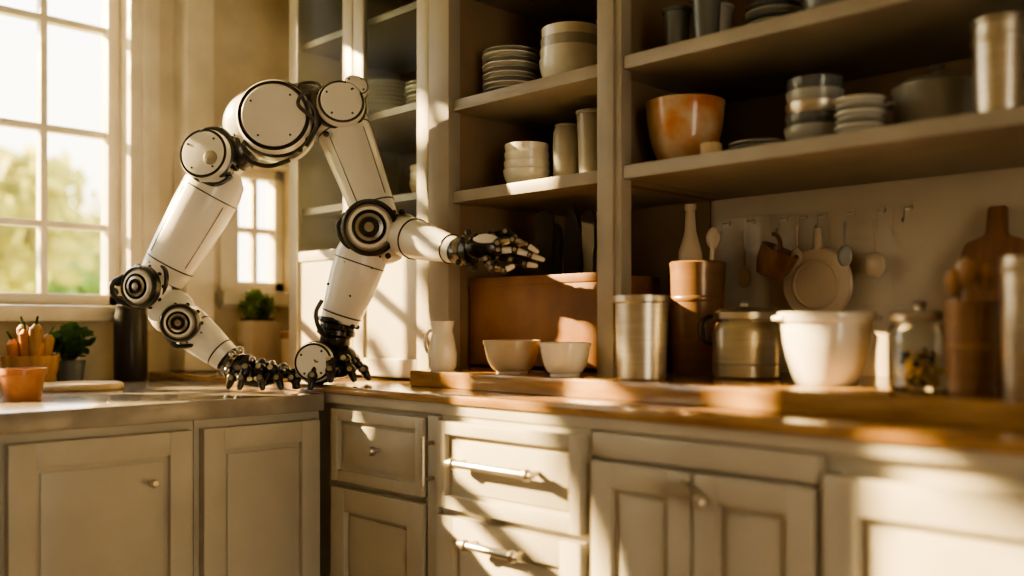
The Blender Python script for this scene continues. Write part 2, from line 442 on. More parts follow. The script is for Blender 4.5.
b.lathe([(0.0712,0.03,M_cerg),(0.072,0.031,M_cerg),(0.072,0.034,M_cerg),(0.0712,0.035,M_cerg)], M_cerg, seg=48)
b.sphere((0,0,0.158),0.012,M_steel,(1,1,0.7))
ring_handle(b,(-0.045,0.055,0.105),0.028,0.03,0.003,M_dark,Vector((-0.6,0.8,0)))
b.tube([(-0.05,0.05,0.135),(-0.062,0.062,0.12),(-0.06,0.06,0.085)],0.003,M_dark)
b.done('storage_jar',(1.80,1.089,BT))
b = B()
pr = [(0,0.003),(0.048,0.003),(0.052,0),(0.056,0),(0.059,0.004)]
for i in range(1,11):
    t=i/10; pr.append((0.059+0.025*math.sin(t*PI/2)**0.9, 0.004+0.116*t))
pr += [(0.0885,0.120),(0.0915,0.124),(0.0920,0.137),(0.089,0.140),(0.084,0.138),(0.081,0.12)]
for i in range(9,0,-1):
    t=i/10; pr.append((0.053+0.027*math.sin(t*PI/2), 0.008+0.112*t))
pr += [(0,0.009)]
b.lathe(pr, M_cer, seg=64)
for sgn in (-1,1):
    d = Vector((0.707*sgn,-0.707*sgn,0))
    b.tube([d*0.088+Vector((0,0,0.128))+Vector((0.707,0.707,0))*o + d*(0.012*(1-(o/0.022)**2)) for o in (-0.022,-0.015,-0.007,0,0.007,0.015,0.022)],0.005,M_cer)
b.done('mixing_bowl',(1.72,0.865,BT))
b = B()
b.lathe([(0,0),(0.048,0),(0.052,0.005),(0.053,0.10),(0.050,0.112),(0.046,0.116),(0.046,0.122),(0.043,0.122),(0.043,0.112),(0.049,0.10),(0.049,0.008),(0,0.008)], M_glass, seg=48)
b.lathe([(0,0.123),(0.049,0.123),(0.051,0.126),(0.051,0.134),(0.047,0.138),(0.01,0.140),(0.009,0.146),(0.013,0.152),(0.008,0.157),(0,0.157)], M_steel, seg=48)
for i in range(60):
    a = random.uniform(0,2*PI); rr = random.uniform(0,0.036); z=random.uniform(0.014,0.07)
    d = Vector((random.uniform(-1,1),random.uniform(-1,1),random.uniform(-.6,.9))).normalized()*0.011
    c = Vector((rr*math.cos(a),rr*math.sin(a),z)); b.tube([c-d,c,c+d],0.0042,M_pasta if i%4 else M_knife,seg=7)
b.done('pasta_jar',(1.69,0.6745,BT))
b = B()
b.lathe(cup_prof(0.042,0.155,0.036), M_copper, seg=48)
b.lathe([(0.0395,0.075),(0.0415,0.077),(0.0415,0.083),(0.0402,0.085)], M_cwood, seg=48)
for (dx,dy,l,mm) in ((0.0,-0.02,0.19,M_cwood),(-0.012,0.0,0.20,M_cwood),(0.015,0.015,0.205,M_cerb),(-0.01,0.022,0.185,M_cwood)):
    b.tube([(dx*0.3,dy*0.3,0.01),(dx,dy,l-0.03)],[0.004,0.0045],mm)
    b.sphere((dx*1.1,dy*1.1,l),0.016,mm,(0.55,0.9,1.5))
b.done('wooden_spoon_holder',(1.65,0.575,BT))
b = B()
w2=0.07; out=[(-w2,0.0),(w2,0.0),(w2,0.25),(w2*0.85,0.285),(w2*0.3,0.300),(w2*0.25,0.36),(-w2*0.25,0.36),(-w2*0.3,0.300),(-w2*0.85,0.285),(-w2,0.25)]
b.poly(out,-0.009,0.009,M_cwood2,0.003, M=Matrix.Rotation(-PI/2,4,'Z')@Matrix.Rotation(math.radians(-7),4,'X'))
b.done('cutting_board',(2.03,0.67,BT))
b = B()
b.lathe([(0,0),(0.030,0),(0.033,0.004),(0.035,0.14),(0.037,0.22),(0.034,0.22),(0.031,0.012),(0,0.012)], M_steel, seg=40)
b.lathe([(0.0372,0.195),(0.039,0.198),(0.039,0.206),(0.0372,0.208)], M_steel, seg=40)
ring_handle(b,(0.0,-0.034,0.11),0.032,0.055,0.004,M_steel)
b.done('tall_tumbler',(1.60,0.476,BT))
b=B(); b.lathe(bowl_prof(0.066,0.075,0.038,rim=0.003), M_cerb, seg=48); b.done('small_bowl',(1.605,1.605,BT))
b=B(); b.lathe(bowl_prof(0.056,0.072,0.034,rim=0.003), M_cer, seg=48); b.done('small_bowl',(1.605,1.435,BT))
b = B()
x0,x1,yy0,yy1,h = 1.705,1.955,1.425,1.865,0.235
b.b2((0,0,0),(x1-x0,yy1-yy0,0.012),M_crate)
b.b2((0,0,0),(0.014,yy1-yy0,h),M_crate,0.003); b.b2((x1-x0-0.014,0,0),(x1-x0,yy1-yy0,h),M_crate,0.003)
b.b2((0.012,0,0),(x1-x0-0.012,0.014,h),M_crate,0.003); b.b2((0.012,yy1-yy0-0.014,0),(x1-x0-0.012,yy1-yy0,h),M_crate,0.003)
b.b2((-0.003,-0.002,h-0.018),(0.004,yy1-yy0+0.002,h+0.003),M_crate,0.002)
b.done('storage_crate',(x0,yy0,BT))
for (px,py,hh,w,kk) in ((1.76,1.64,0.39,0.024,0),(1.78,1.565,0.41,0.026,1),(1.86,1.70,0.37,0.022,0),(1.76,1.495,0.38,0.018,0)):
    b = B()
    if kk: out=[(-w*0.5,0),(w*0.5,0),(w,0.26),(w*1.1,0.31),(w*0.6,0.37),(0,hh),(-w*0.7,0.36),(-w,0.31)]
    else: out=[(-w*0.8,0),(w*0.8,0),(w*0.8,0.27),(w,0.29),(w*0.95,hh-0.02),(w*0.6,hh),(-w*0.6,hh),(-w*0.95,hh-0.02),(-w,0.29),(-w*0.8,0.27)]
    b.poly(out,-0.009,0.009,M_knife,0.003,M=Matrix.Rotation(-PI/2+0.4,4,'Z'))
    b.done('kitchen_knife',(px,py,BT+0.013))
b = B()
b.lathe([(0,0),(0.03,0),(0.036,0.01),(0.038,0.04),(0.030,0.085),(0.026,0.10),(0.031,0.125),(0.028,0.125),(0.023,0.10),(0.034,0.04),(0,0.008)], M_cer, seg=40)
ring_handle(b,(0,0.03,0.07),0.028,0.035,0.004,M_cer,Vector((-0.5,0.86,0)))
b.done('milk_pitcher',(1.585,1.835,BT))

# ---- lower shelf (Z1)
bowl('patterned_bowl',1.785,1.235,Z1,0.087,0.145,0.045,M_orange,rim=0.002)
b=B(); b.lathe([(0,0),(0.022,0),(0.022,0.028),(0.019,0.030),(0.003,0.029),(0.002,0.036,M_black),(0,0.036,M_black)],M_pale,seg=28); b.done('votive_candle',(1.70,1.111,Z1))
plate_stack('saucer_stack',1.80,1.060,Z1,0.065,3,0.010,[M_cerg,M_cerd])
bowl_stack('glass_bowl_stack',1.80,0.930,Z1,0.060,0.05,0.034,5,0.024,[M_cerg,M_cerd,M_steel])
plate_stack('plate_stack',1.755,0.815,Z1,0.048,6,0.013,[M_cerg,M_cer])
b=B(); b.lathe([(0,0),(0.072,0),(0.078,0.006),(0.080,0.10),(0.083,0.104),(0.083,0.110),(0.078,0.112),(0.06,0.124),(0.02,0.132),(0,0.133)],M_cerg,seg=48)
b.lathe([(0,0.132),(0.008,0.132),(0.007,0.14),(0.014,0.146),(0.012,0.153),(0,0.155)],M_steel,seg=24)
for sgn in (-1,1):
    d=Vector((0.5*sgn,-0.86*sgn,0)); e=Vector((0.86,0.5,0))
    b.tube([d*0.079+Vector((0,0,0.08))+e*o+d*(0.018*(1-(o/0.025)**2)) for o in (-0.025,-0.015,0,0.015,0.025)],0.004,M_steel)
b.done('cooking_pot',(1.885,0.72,Z1))
b=B(); b.lathe(cup_prof(0.044,0.17,0.040),M_steel,seg=40)
ring_handle(b,(0.0,-0.043,0.09),0.035,0.05,0.005,M_steel); b.lathe([(0.0445,0.13),(0.046,0.132),(0.046,0.138),(0.0445,0.14)],M_steel,seg=40)
b.done('metal_mug',(1.74,0.559,Z1))
bowl_stack('bowl_stack',1.77,1.715,Z1,0.062,0.05,0.036,4,0.022,[M_cer])
b=B(); b.lathe([(0,0),(0.030,0),(0.033,0.005),(0.035,0.10),(0.034,0.135),(0.028,0.150),(0.030,0.156),(0.026,0.156),(0.024,0.14),(0.030,0.10),(0.028,0.01),(0,0.01)],M_cerg,seg=36); b.done('ceramic_vase',(1.80,1.605,Z1))
b=B(); b.lathe(cup_prof(0.034,0.178,0.028),M_cerg,seg=36); b.done('ceramic_tumbler',(1.80,1.525,Z1))
plate_stack('plate_stack',1.78,1.785,Z2,0.078,10,0.013,[M_cer,M_cerg])
bowl_stack('bowl_stack',1.80,1.59,Z2,0.080,0.075,0.045,4,0.026,[M_cer,M_cer,M_cerg])
for i,(xx,yy) in enumerate(((1.74,1.225),(1.79,1.15),(1.72,1.135))):
    b=B(); b.lathe(cup_prof(0.030,0.105,0.025),M_cerd if i!=1 else M_cerg,seg=32); b.done('drinking_cup',(xx,yy,Z2))
plate_stack('plate_stack',1.80,1.02,Z2,0.062,6,0.012,[M_cerg,M_cerd])
bowl_stack('bowl_stack',1.78,0.88,Z2,0.060,0.05,0.035,2,0.022,[M_cerd,M_cerg])
plate_stack('plate_stack',1.80,2.36,1.70,0.09,9,0.013,[M_cer])
bowl_stack('bowl_stack',1.82,2.48,1.45,0.075,0.06,0.04,3,0.025,[M_cer])
bowl_stack('bowl_stack',1.80,2.14,1.45,0.06,0.05,0.035,3,0.022,[M_cerb,M_cer])
plate_stack('plate_stack',1.80,2.13,1.70,0.08,6,0.013,[M_cer,M_cerg])

# ---- wall hooks with hanging utensils (wall X=2.1)
rail = empty('hanging_utensil_hooks',(XW-0.03,1.16,1.335))
b=B()
for y in (0.16,0.09,0.0,-0.05,-0.10,-0.17,-0.24,-0.30):
    b.lathe([(0,0),(0.007,0),(0.007,0.004),(0,0.005)],M_steel,align((0.029,y,0.004),(-1,0,0)),14)
    b.tube([(0.028,y,0.004),(-0.004,y,0.0),(-0.004,y,-0.02),(-0.010,y,-0.03),(-0.016,y,-0.022)],0.0022,M_steel,seg=6)
b.done('hooks',parent=rail)
b=B()
Mx = Matrix.Rotation(PI/2,4,'Y')
b.lathe([(0,-0.008),(0.082,-0.008),(0.086,-0.004),(0.086,0.004),(0.082,0.008),(0,0.008)],M_cerb,M=T((-0.006,-0.10,-0.160))@Mx,seg=48)
b.lathe([(0.05,-0.010),(0.055,-0.012),(0.06,-0.010)],M_cerb,M=T((-0.006,-0.10,-0.160))@Mx,seg=48)
b.tube([(-0.006,-0.10,-0.08),(-0.006,-0.10,-0.03)],[0.012,0.008],M_cerb)
b.done('round_board',parent=rail)
b=B()
b.lathe([(0,0),(0.030,0.002),(0.042,0.03),(0.046,0.07),(0.043,0.07),(0.036,0.03),(0,0.006)],M_cwood2,M=T((-0.055,0.0,-0.14))@Matrix.Rotation(0.5,4,'X'),seg=36)
ring_handle(b,(-0.05,-0.01,-0.07),0.02,0.03,0.005,M_cwood2,Vector((0,-1,0)))
b.done('hanging_mug',parent=rail)
for k_,(y,l,mm,r) in enumerate(((0.09,0.09,M_cerb,0.018),(-0.05,0.05,M_cerb,0.016),(-0.24,0.07,M_cerb,0.022),(-0.17,0.05,M_cerg,0.018))):
    b=B(); b.tube([(-0.012,y,-0.02),(-0.012,y,-0.02-l)],[0.005,0.003],mm,seg=8)
    b.sphere((-0.012,y,-0.03-l-r),r,mm,(0.4,1,1.4)); b.done('ladle_%d'%(k_+1),parent=rail)

# ---- left worktop and sill
b=B(); b.lathe([(0,0),(0.112,0),(0.117,0.005),(0.117,0.013),(0.112,0.018),(0,0.018)],M_pale,seg=56); b.done('round_wooden_tray',(0.99,2.66,CT))
b=B(); b.lathe([(0,0),(0.038,0),(0.048,0.060),(0.052,0.061),(0.052,0.075),(0.045,0.075),(0.042,0.055),(0,0.055,M_soil)],M_terra,seg=36); b.done('terracotta_pot',(0.755,2.36,CT))
b=B(); b.lathe([(0,0),(0.055,0),(0.070,0.05),(0.075,0.09),(0.071,0.09),(0.06,0.04),(0,0.012)],M_cwood,seg=36)
for i in range(11):
    a=i*0.62+0.3; rr=0.25+0.75*((i*7)%5)/4
    d=Vector((math.cos(a)*0.048*rr,math.sin(a)*0.048*rr,0)); z=0.135+0.014*(i%4)
    b.tube([d*0.7+Vector((0,0,0.03)),d+Vector((0,0,z-0.045)),d*1.15+Vector((0,0,z-0.012)),d*1.2+Vector((0,0,z))],[0.008,0.017,0.017,0.007],(M_terra,M_cwood)[i%2])
    b.tube([d*1.2+Vector((0,0,z)),d*1.5+Vector((0,0,z+0.022))],[0.004,0.003],M_leafd,seg=6)
b.done('vegetable_basket',(0.93,2.84,CT))
def leaves(b, c, r, n, size, m, sc=(1,1,1)):
    t=bmesh.new()
    for i in range(n):
        d=Vector((random.gauss(0,1),random.gauss(0,1),random.gauss(0,1))).normalized()*r*random.uniform(0.5,1)
        p=Vector(c)+Vector((d.x*sc[0],d.y*sc[1],d.z*sc[2]))
        q=Quaternion((random.gauss(0,1),random.gauss(0,1),random.gauss(0,1),random.gauss(0,1))).normalized()
        s=size*random.uniform(0.6,1.3)
        vs=[t.verts.new(p+q@Vector(v)) for v in ((-s,0,0),(-s*0.3,s*0.5,s*.1),(s*0.5,s*0.4,0),(s,0,0),(s*0.5,-s*0.4,0),(-s*0.3,-s*0.5,s*.1))]
        t.faces.new(vs)
    b.merge(t,m)
b=B(); b.lathe([(0,0),(0.034,0),(0.043,0.07),(0.040,0.07),(0,0.06)],M_cerd,seg=30); leaves(b,(0,0,0.125),0.055,160,0.02,M_leafd)
b.sphere((0,0,0.12),0.035,M_leafd); b.done('potted_herb',(1.07,2.93,CT))
b=B(); b.lathe([(0,0),(0.045,0),(0.05,0.01),(0.05,0.2),(0.046,0.215),(0.046,0.235),(0.02,0.245),(0,0.246)],M_knife,seg=36); b.done('storage_tin',(1.26,2.95,CT))
b=B(); b.b2((-0.05,-0.05,0),(0.05,0.05,0.17),M_cerb,0.008); b.b2((-0.04,-0.04,0.165),(0.04,0.04,0.178),M_soil)
leaves(b,(0,0,0.22),0.055,220,0.02,M_leaf); b.sphere((0,0,0.205),0.035,M_leafd); b.done('potted_plant',(1.69,2.93,CR))
b=B(); b.b2((-0.07,-0.06,0),(0.07,0.06,0.12),M_pale,0.006); b.b2((-0.074,-0.064,0.11),(0.074,0.064,0.135),M_cwood,0.004); b.done('bread_bin',(1.80,2.78,CR))

# ------------------------------------------------------------------ robot arm
ROB = Vector((1.422,2.142,CT))
robot = empty('robot_arm', ROB, -PI/4)
D0 = 2.52
def R(u, v, dy=0.0):
    """robot-local metres from its side elevation drawing (u right, v down), dy = offset away from viewer side"""
    d = D0+dy
    return Vector(((u-512)*d/950 + 192*D0/950, dy, (325-v)*d/950 + (1.08-CT)))
k = D0/950
def link(b, p0, p1, prof, m=M_white, seg=40, sq=1.0):
    L=(p1-p0).length
    pr=[(q[1]*k, q[0]*L)+tuple(q[2:]) for q in prof]
    b.lathe(pr, m, align(p0,p1-p0), seg)
def disc(b, c, r, depth, tilt=(0,0), m=M_white, style=0):
    ax = Vector((tilt[0],-1,tilt[1])).normalized(); r=r*k; d=depth
    M=align(c, ax)
    if style==0:
        pr=[(0,-d,M_black),(r*0.9,-d,M_black),(r,-d*0.85,M_white),(r,-d*0.2,M_white),(r*1.05,-d*0.15,M_black),(r*1.05,d*0.45,M_black),(r*0.98,d*0.52,M_black),(r*0.98,d*0.75,M_white),(r*0.93,d*0.9,M_white),(r*0.91,d*0.9,M_black),(r*0.87,d*0.82,M_black),(r*0.83,d*0.92,M_black),(r*0.81,d*0.95,M_white),(r*0.6,d*0.99,M_white),(0,d*1.02,M_white)]
    else:
        pr=[(0,-d,M_black),(r*0.9,-d,M_black),(r,-d*0.8,M_white),(r,d*0.3,M_white),(r*0.97,d*0.5,M_black),(r*0.99,d*0.75,M_black),(r*0.9,d*0.92,M_black),(r*0.84,d*0.92,M_black),(r*0.80,d*0.8,M_black),(r*0.74,d*0.8,M_chrome),(r*0.70,d*1.0,M_white),(r*0.60,d*1.02,M_white),(r*0.57,d*0.85,M_black),(r*0.52,d*0.85,M_black),(r*0.48,d*1.05,M_dark),(r*0.36,d*1.08,M_chrome),(r*0.33,d*0.95,M_black),(r*0.2,d*0.95,M_black),(r*0.17,d*1.08,M_chrome),(0,d*1.1,M_chrome)]
    b.lathe(pr, m, M, 56)
    n=10
    for i in range(n):
        a=2*PI*i/n
        q=M@Vector((r*1.0*math.cos(a), r*1.0*math.sin(a), d*0.15))
        b.sphere(q, 0.0055, M_dark, seg=10)
    if style==0:
        for a in (0.9,2.6,4.1,5.4):
            b.lathe([(0,0),(0.003,0),(0.003,0.0016),(0,0.0018)],M_black,M@T((r*0.68*math.cos(a),r*0.68*math.sin(a),d*0.98)),12)
def hump(b, pts, r, m=M_black):
    b.tube(pts, r, m, seg=10)
def smooth(pts, n=6):
    out=[]; P=[Vector(p) for p in pts]; P=[2*P[0]-P[1]]+P+[2*P[-1]-P[-2]]
    for i in range(1,len(P)-2):
        for j in range(n):
            t=j/n; a,b_,c,d=P[i-1],P[i],P[i+1],P[i+2]
            out.append(0.5*((2*b_)+(-a+c)*t+(2*a-5*b_+4*c-d)*t*t+(-a+3*b_-3*c+d)*t**3))
    out.append(P[-2]); return out
def seam(b, p0, p1, t, rpx, w=0.003, m=M_black):
    c=p0.lerp(p1,t); r=rpx*k
    b.lathe([(r*0.97,-w),(r+0.0012,-w*0.7),(r+0.0012,w*0.7),(r*0.97,w)], m, align(c,p1-p0), 48)
def finger(b, pts, r0, r1, shell=M_dark, tip=M_black):
    n=len(pts)-1
    for i in range(n):
        a,c=pts[i],pts[i+1]; d=(c-a); L=d.length; d.normalize(); r=r0+(r1-r0)*i/n
        b.sphere(a, r*1.2, M_black, seg=14)
        side=d.cross(Vector((0,1,0))); side=side.normalized() if side.length>1e-3 else Vector((1,0,0))
        pn=d.cross(side).normalized()
        b.lathe([(0,-r*1.35),(r*0.6,-r*1.35),(r*0.6,r*1.35),(0,r*1.35)], M_chrome, align(a,pn), 14)
        rr=r*0.92; last=i==n-1
        b.lathe([(0,r*0.3),(rr*0.7,r*0.4),(rr,r*0.9),(rr*0.92,L*0.5),(rr*0.75 if not last else rr*0.8,L-r*0.5),(rr*0.5,L-(0 if not last else -r*0.2)),(0,L+(r*0.3 if last else 0))], shell if not last else tip, align(a,d), 16)
def surf_z(p):
    """height (robot-local) of the worktop under a robot-local point"""
    w = Matrix.Rotation(-PI/4,3,'Z') @ p
    return (CR-CT) if ROB.x+w.x > 1.375 else 0.0

b=B()
p0=R(334,104,0.015); p1=R(386,243,-0.02)
link(b,p0,p1,[(-0.10,0),(-0.09,12),(-0.05,20),(0.02,25),(0.15,27),(0.35,26),(0.6,23.5),(0.85,21),(1.0,20),(1.08,17),(1.13,9),(1.14,0)])
seam(b,p0,p1,0.14,27.2); seam(b,p0,p1,0.20,27.2,0.0015)
seam(b,p0,p1,0.74,22.5,0.002)
for off,pp in ((-0.5,M_dark),(0.9,M_dark)):
    pts=[]
    ax=(p1-p0).normalized(); s=ax.cross(Vector((0,1,0))).normalized()
    for t in (0.24,0.4,0.55,0.7):
        rr=(27-(t-0.2)*9)*k
        c=p0.lerp(p1,t); pts.append(c+(s*math.sin(off)+Vector((0,-1,0))*math.cos(off))*(rr+0.0003))
    b.tube(pts,0.0012,pp,seg=6)
b.done('upper_arm_front',parent=robot)
b=B(); disc(b,R(340,110,-0.02),24,0.055,(0.25,0.25)); b.sphere(R(326,110,0.0),24*k,M_black)
disc(b,R(352,96,0.0),13,0.05,(0.5,0.6))
hump(b,smooth([R(318,92,-0.06),R(305,92,-0.075),R(298,104,-0.08),R(312,118,-0.08),R(318,128,-0.07)]),0.005)
hump(b,smooth([R(322,98,-0.06),R(318,84,-0.03),R(300,84,-0.03),R(296,96,-0.06)]),0.004)
for (u,v) in ((320,94),(318,124),(326,134),(322,104),(330,88)): b.sphere(R(u,v,-0.06),0.008,M_dark,seg=12)
b.done('shoulder_joint_front',parent=robot)
b=B(); disc(b,R(371,229,-0.05),28,0.05,(0.05,0.0),style=1)
b.sphere(R(404,228,-0.03),15*k,M_black)
hump(b,smooth([R(344,218,-0.07),R(338,226,-0.08),R(342,240,-0.08),R(352,250,-0.07)]),0.006)
hump(b,smooth([R(395,215,-0.06),R(410,222,-0.07),R(414,236,-0.07),R(404,248,-0.06)]),0.005)
for (u,v) in ((345,215),(350,247),(398,250),(402,212),(410,240),(388,256),(360,256)): b.sphere(R(u,v,-0.075),0.008,M_dark,seg=12)
b.done('elbow_joint_front',parent=robot)
b=B()
q0=R(366,243,-0.02); q1=R(336,332,-0.01)
link(b,q0,q1,[(-0.12,0),(-0.1,16),(0.0,23),(0.15,25.5),(0.4,24.5),(0.7,21),(0.88,18.5),(0.9,16,M_black),(0.93,17.5,M_black),(0.96,17.5,M_black),(1.0,15,M_black),(1.02,0,M_black)])
seam(b,q0,q1,0.22,25.5,0.002); seam(b,q0,q1,0.80,20.4,0.0022)
hump(b,smooth([R(322,300,-0.045),R(316,312,-0.05),R(318,326,-0.05),R(326,338,-0.05)]),0.006)
for (u,v,r) in ((328,284,.004),(350,296,.003),(345,262,.004),(372,268,.003)): b.sphere(R(u,v,-0.075 if u<360 else -0.07),r,M_black,seg=10)
b.done('forearm_down',parent=robot)
b=B()
link(b,R(338,318,-0.01),R(334,348,-0.01),[(0,0),(0,19,M_black),(0.12,20,M_black),(0.2,16,M_black),(0.3,16,M_chrome),(0.4,19,M_dark),(0.55,19,M_dark),(0.65,15,M_black),(0.85,15,M_black),(1,12,M_black),(1,0,M_black)])
for a in range(9):
    th=a*2*PI/9; b.sphere(R(338+19*math.cos(th),327,-0.01+0.05*math.sin(th)),0.0075,M_black,seg=12)
disc(b,R(317,363,-0.045),20,0.038,(-0.1,0.1)); b.sphere(R(326,362,-0.005),20*k,M_dark)
b.sphere(R(342,360,-0.01),16*k,M_black)
b.done('wrist_down',parent=robot)
b=B()
palm=R(330,368,-0.01)
b.sphere(palm,22*k,M_dark,(1.25,1,0.5))
FZ=0.0115
tips=[(-0.085,-0.045),(-0.035,-0.085),(0.02,-0.095),(0.075,-0.065),(0.105,-0.01),(0.09,0.05)]
for i,(tx,ty) in enumerate(tips):
    base=palm+Vector((tx*0.45,ty*0.5,0.0)); tip=Vector((palm.x+tx,palm.y+ty,0)); tip.z=FZ+surf_z(tip)
    m1=base.lerp(tip,0.35)+Vector((0,0,0.028+0.006*(i%2))); m2=base.lerp(tip,0.75)+Vector((0,0,0.020))
    finger(b,[base,m1,m2,tip],0.0140,0.0105,M_dark if i%2 else M_black)
for i in range(12):
    a=i*0.53; b.sphere(palm+Vector((0.055*math.cos(a),0.045*math.sin(a),0.008+0.014*(i%2))),0.010,M_black if i%3 else M_chrome,seg=12)
b.done('hand_down',parent=robot)
b=B()
s0=R(404,236,-0.06); s1=R(462,252,-0.24)
link(b,s0,s1,[(-0.18,0),(-0.16,14),(-0.05,19),(0.1,20),(0.35,18),(0.7,14),(0.92,12),(0.95,11,M_black),(1.0,11,M_black),(1.02,0,M_black)])
seam(b,s0,s1,0.2,19.6,0.002); seam(b,s0,s1,0.82,13.3,0.0015)
b.done('forearm_reaching',parent=robot)
b=B()
link(b,R(460,251,-0.235),R(476,250,-0.275),[(0,0),(0,13,M_black),(0.2,14,M_black),(0.35,11,M_chrome),(0.6,13,M_dark),(0.85,12,M_black),(1.0,0,M_black)])
pc=R(486,247,-0.29)
b.sphere(pc,15*k,M_dark,(1.3,0.8,0.85)); b.sphere(pc+Vector((0.0,-0.012,0.014)),9*k,M_white,(1.4,0.9,0.7))
for (u,v) in ((462,240),(468,264),(476,236),(482,260),(490,234),(474,268),(458,262),(468,232),(500,240),(496,264),(484,252),(478,246)): b.sphere(R(u,v,-0.305),0.008,M_black,seg=12)
fing=[ [(494,236),(506,232),(516,238),(520,246)],
       [(498,243),(513,240),(527,245),(538,252)],
       [(499,250),(515,250),(530,255),(544,260)],
       [(497,257),(511,260),(525,264),(537,266)],
       [(486,260),(492,268),(504,270),(514,266)] ]
for i,f in enumerate(fing):
    dd=(-0.30,-0.32,-0.31,-0.29,-0.33)[i]
    finger(b,[R(u,v,dd-0.006*j) for j,(u,v) in enumerate(f)],0.0095,0.0068,(M_dark,M_chrome,M_white)[i%3],(M_cer))
b.done('hand_reaching',parent=robot)
b=B()
disc(b,R(277,122,-0.01),37,0.075,(0.12,0.05))
b.sphere(R(262,124,0.0),37*k,M_white,(1.05,0.8,0.95),seg=32)
b.sphere(R(300,110,0.02),30*k,M_black,(1,0.7,0.9),seg=24)
hump(b,smooth([R(250,92,-0.05),R(266,84,-0.06),R(286,84,-0.06),R(304,92,-0.05)]),0.005)
hump(b,smooth([R(240,150,-0.04),R(252,162,-0.05),R(270,166,-0.05),R(290,160,-0.05)]),0.006)
hump(b,smooth([R(308,100,-0.08),R(316,112,-0.08),R(316,128,-0.08),R(306,146,-0.07)]),0.006)
for (u,v) in ((244,104),(240,124),(244,144),(262,90),(300,150),(308,140),(236,134),(250,96)): b.sphere(R(u,v,-0.05),0.008,M_black,seg=12)
b.done('central_drum',parent=robot)
b=B(); disc(b,R(211,158,-0.03),26,0.05,(-0.15,0.1)); b.sphere(R(226,152,0.0),26*k,M_white,(1,0.8,1),seg=28)
b.sphere(R(238,150,0.0),22*k,M_black,(1,1,1))
hump(b,smooth([R(196,140,-0.06),R(205,130,-0.065),R(222,130,-0.06),R(232,140,-0.05)]),0.006)
hump(b,smooth([R(190,170,-0.06),R(200,182,-0.07),R(218,184,-0.07),R(232,176,-0.06)]),0.006)
b.lathe([(0,0),(7*k,0),(7*k,0.006),(5*k,0.008),(0,0.008)],M_chrome,align(R(211,158,-0.080),(-0.15,-1,0.1)),24)
for (u,v) in ((236,168),(240,160),(238,140),(228,178),(190,148)): b.sphere(R(u,v,-0.05),0.009,M_dark,seg=12)
b.done('shoulder_joint_back',parent=robot)
b=B()
p0=R(219,178,0.0); p1=R(162,278,0.0)
link(b,p0,p1,[(-0.12,0),(-0.1,18),(-0.02,26),(0.1,29),(0.35,28.5),(0.7,26),(0.9,24),(1.0,22),(1.06,16,M_black),(1.08,0,M_black)])
seam(b,p0,p1,0.16,29.2,0.002); seam(b,p0,p1,0.86,24.8,0.0022)
ax=(p1-p0).normalized(); s=ax.cross(Vector((0,1,0))).normalized()
for off in (-0.7,0.95):
    pts=[]
    for t,rr in ((0.2,29),(0.4,28.2),(0.6,26.8),(0.82,24.9)):
        pts.append(p0.lerp(p1,t)+(s*math.sin(off)+Vector((0,-1,0))*math.cos(off))*(rr*k+0.0002))
    b.tube(pts,0.0012,M_dark,seg=6)
b.done('upper_arm_back',parent=robot)
b=B()
disc(b,R(146,287,-0.045),21,0.04,(-0.3,0.0),style=1); b.sphere(R(150,286,0.0),23*k,M_black)
disc(b,R(182,323,-0.045),19,0.042,(0.1,0),style=1); b.sphere(R(172,312,-0.01),23*k,M_white,(1,0.9,1))
for (u,v) in ((118,282),(114,292),(120,300),(128,278),(128,304),(150,264),(138,268),(166,300)): b.sphere(R(u,v,-0.03),0.012,M_black,seg=14)
hump(b,smooth([R(124,276,-0.03),R(112,284,-0.04),R(116,298,-0.04),R(132,306,-0.04)]),0.007)
hump(b,smooth([R(150,262,-0.05),R(164,268,-0.06),R(166,284,-0.06),R(158,298,-0.06)]),0.006)
hump(b,smooth([R(166,336,-0.04),R(176,346,-0.05),R(194,344,-0.05),R(202,332,-0.05)]),0.006)
b.done('elbow_joint_back',parent=robot)
b=B()
p0=R(178,318,0.0); p1=R(236,366,-0.02)
link(b,p0,p1,[(-0.1,0),(-0.08,14),(0,20),(0.2,21),(0.5,18.5),(0.85,14),(0.88,12,M_black),(1.0,13,M_black),(1.02,0,M_black)])
seam(b,p0,p1,0.3,20.6,0.0018); seam(b,p0,p1,0.72,15.9,0.0018)
b.done('forearm_back',parent=robot)
b=B()
link(b,R(230,361,-0.02),R(250,372,-0.03),[(0,0),(0,15,M_black),(0.2,16,M_black),(0.35,12,M_chrome),(0.6,15,M_dark),(0.9,14,M_black),(1,0,M_black)])
palm=R(258,374,-0.03); b.sphere(palm,17*k,M_dark,(1.5,1,0.75))
for (u,v) in ((232,354),(240,350),(236,374),(246,380),(252,360),(262,362),(272,364),(284,370),(228,370)): b.sphere(R(u,v,-0.055),0.0105,M_black if u%4 else M_chrome,seg=12)
tips=[(-0.03,-0.085),(0.03,-0.09),(0.075,-0.07),(0.11,-0.03),(-0.07,-0.04)]
for i,(tx,ty) in enumerate(tips):
    base=palm+Vector((tx*0.45,ty*0.4,0.0)); tip=Vector((palm.x+tx,palm.y+ty*0.8,0)); tip.z=FZ+surf_z(tip)
    m1=base.lerp(tip,0.35)+Vector((0,0,0.028)); m2=base.lerp(tip,0.75)+Vector((0,0,0.018))
    finger(b,[base,m1,m2,tip],0.0135,0.0105,M_dark if i%2 else M_black)
b.tube(smooth([R(268,372,-0.03),R(285,374,-0.04),R(300,372,-0.04),R(316,372,-0.03)]),0.012,M_dark)
b.done('hand_back',parent=robot)

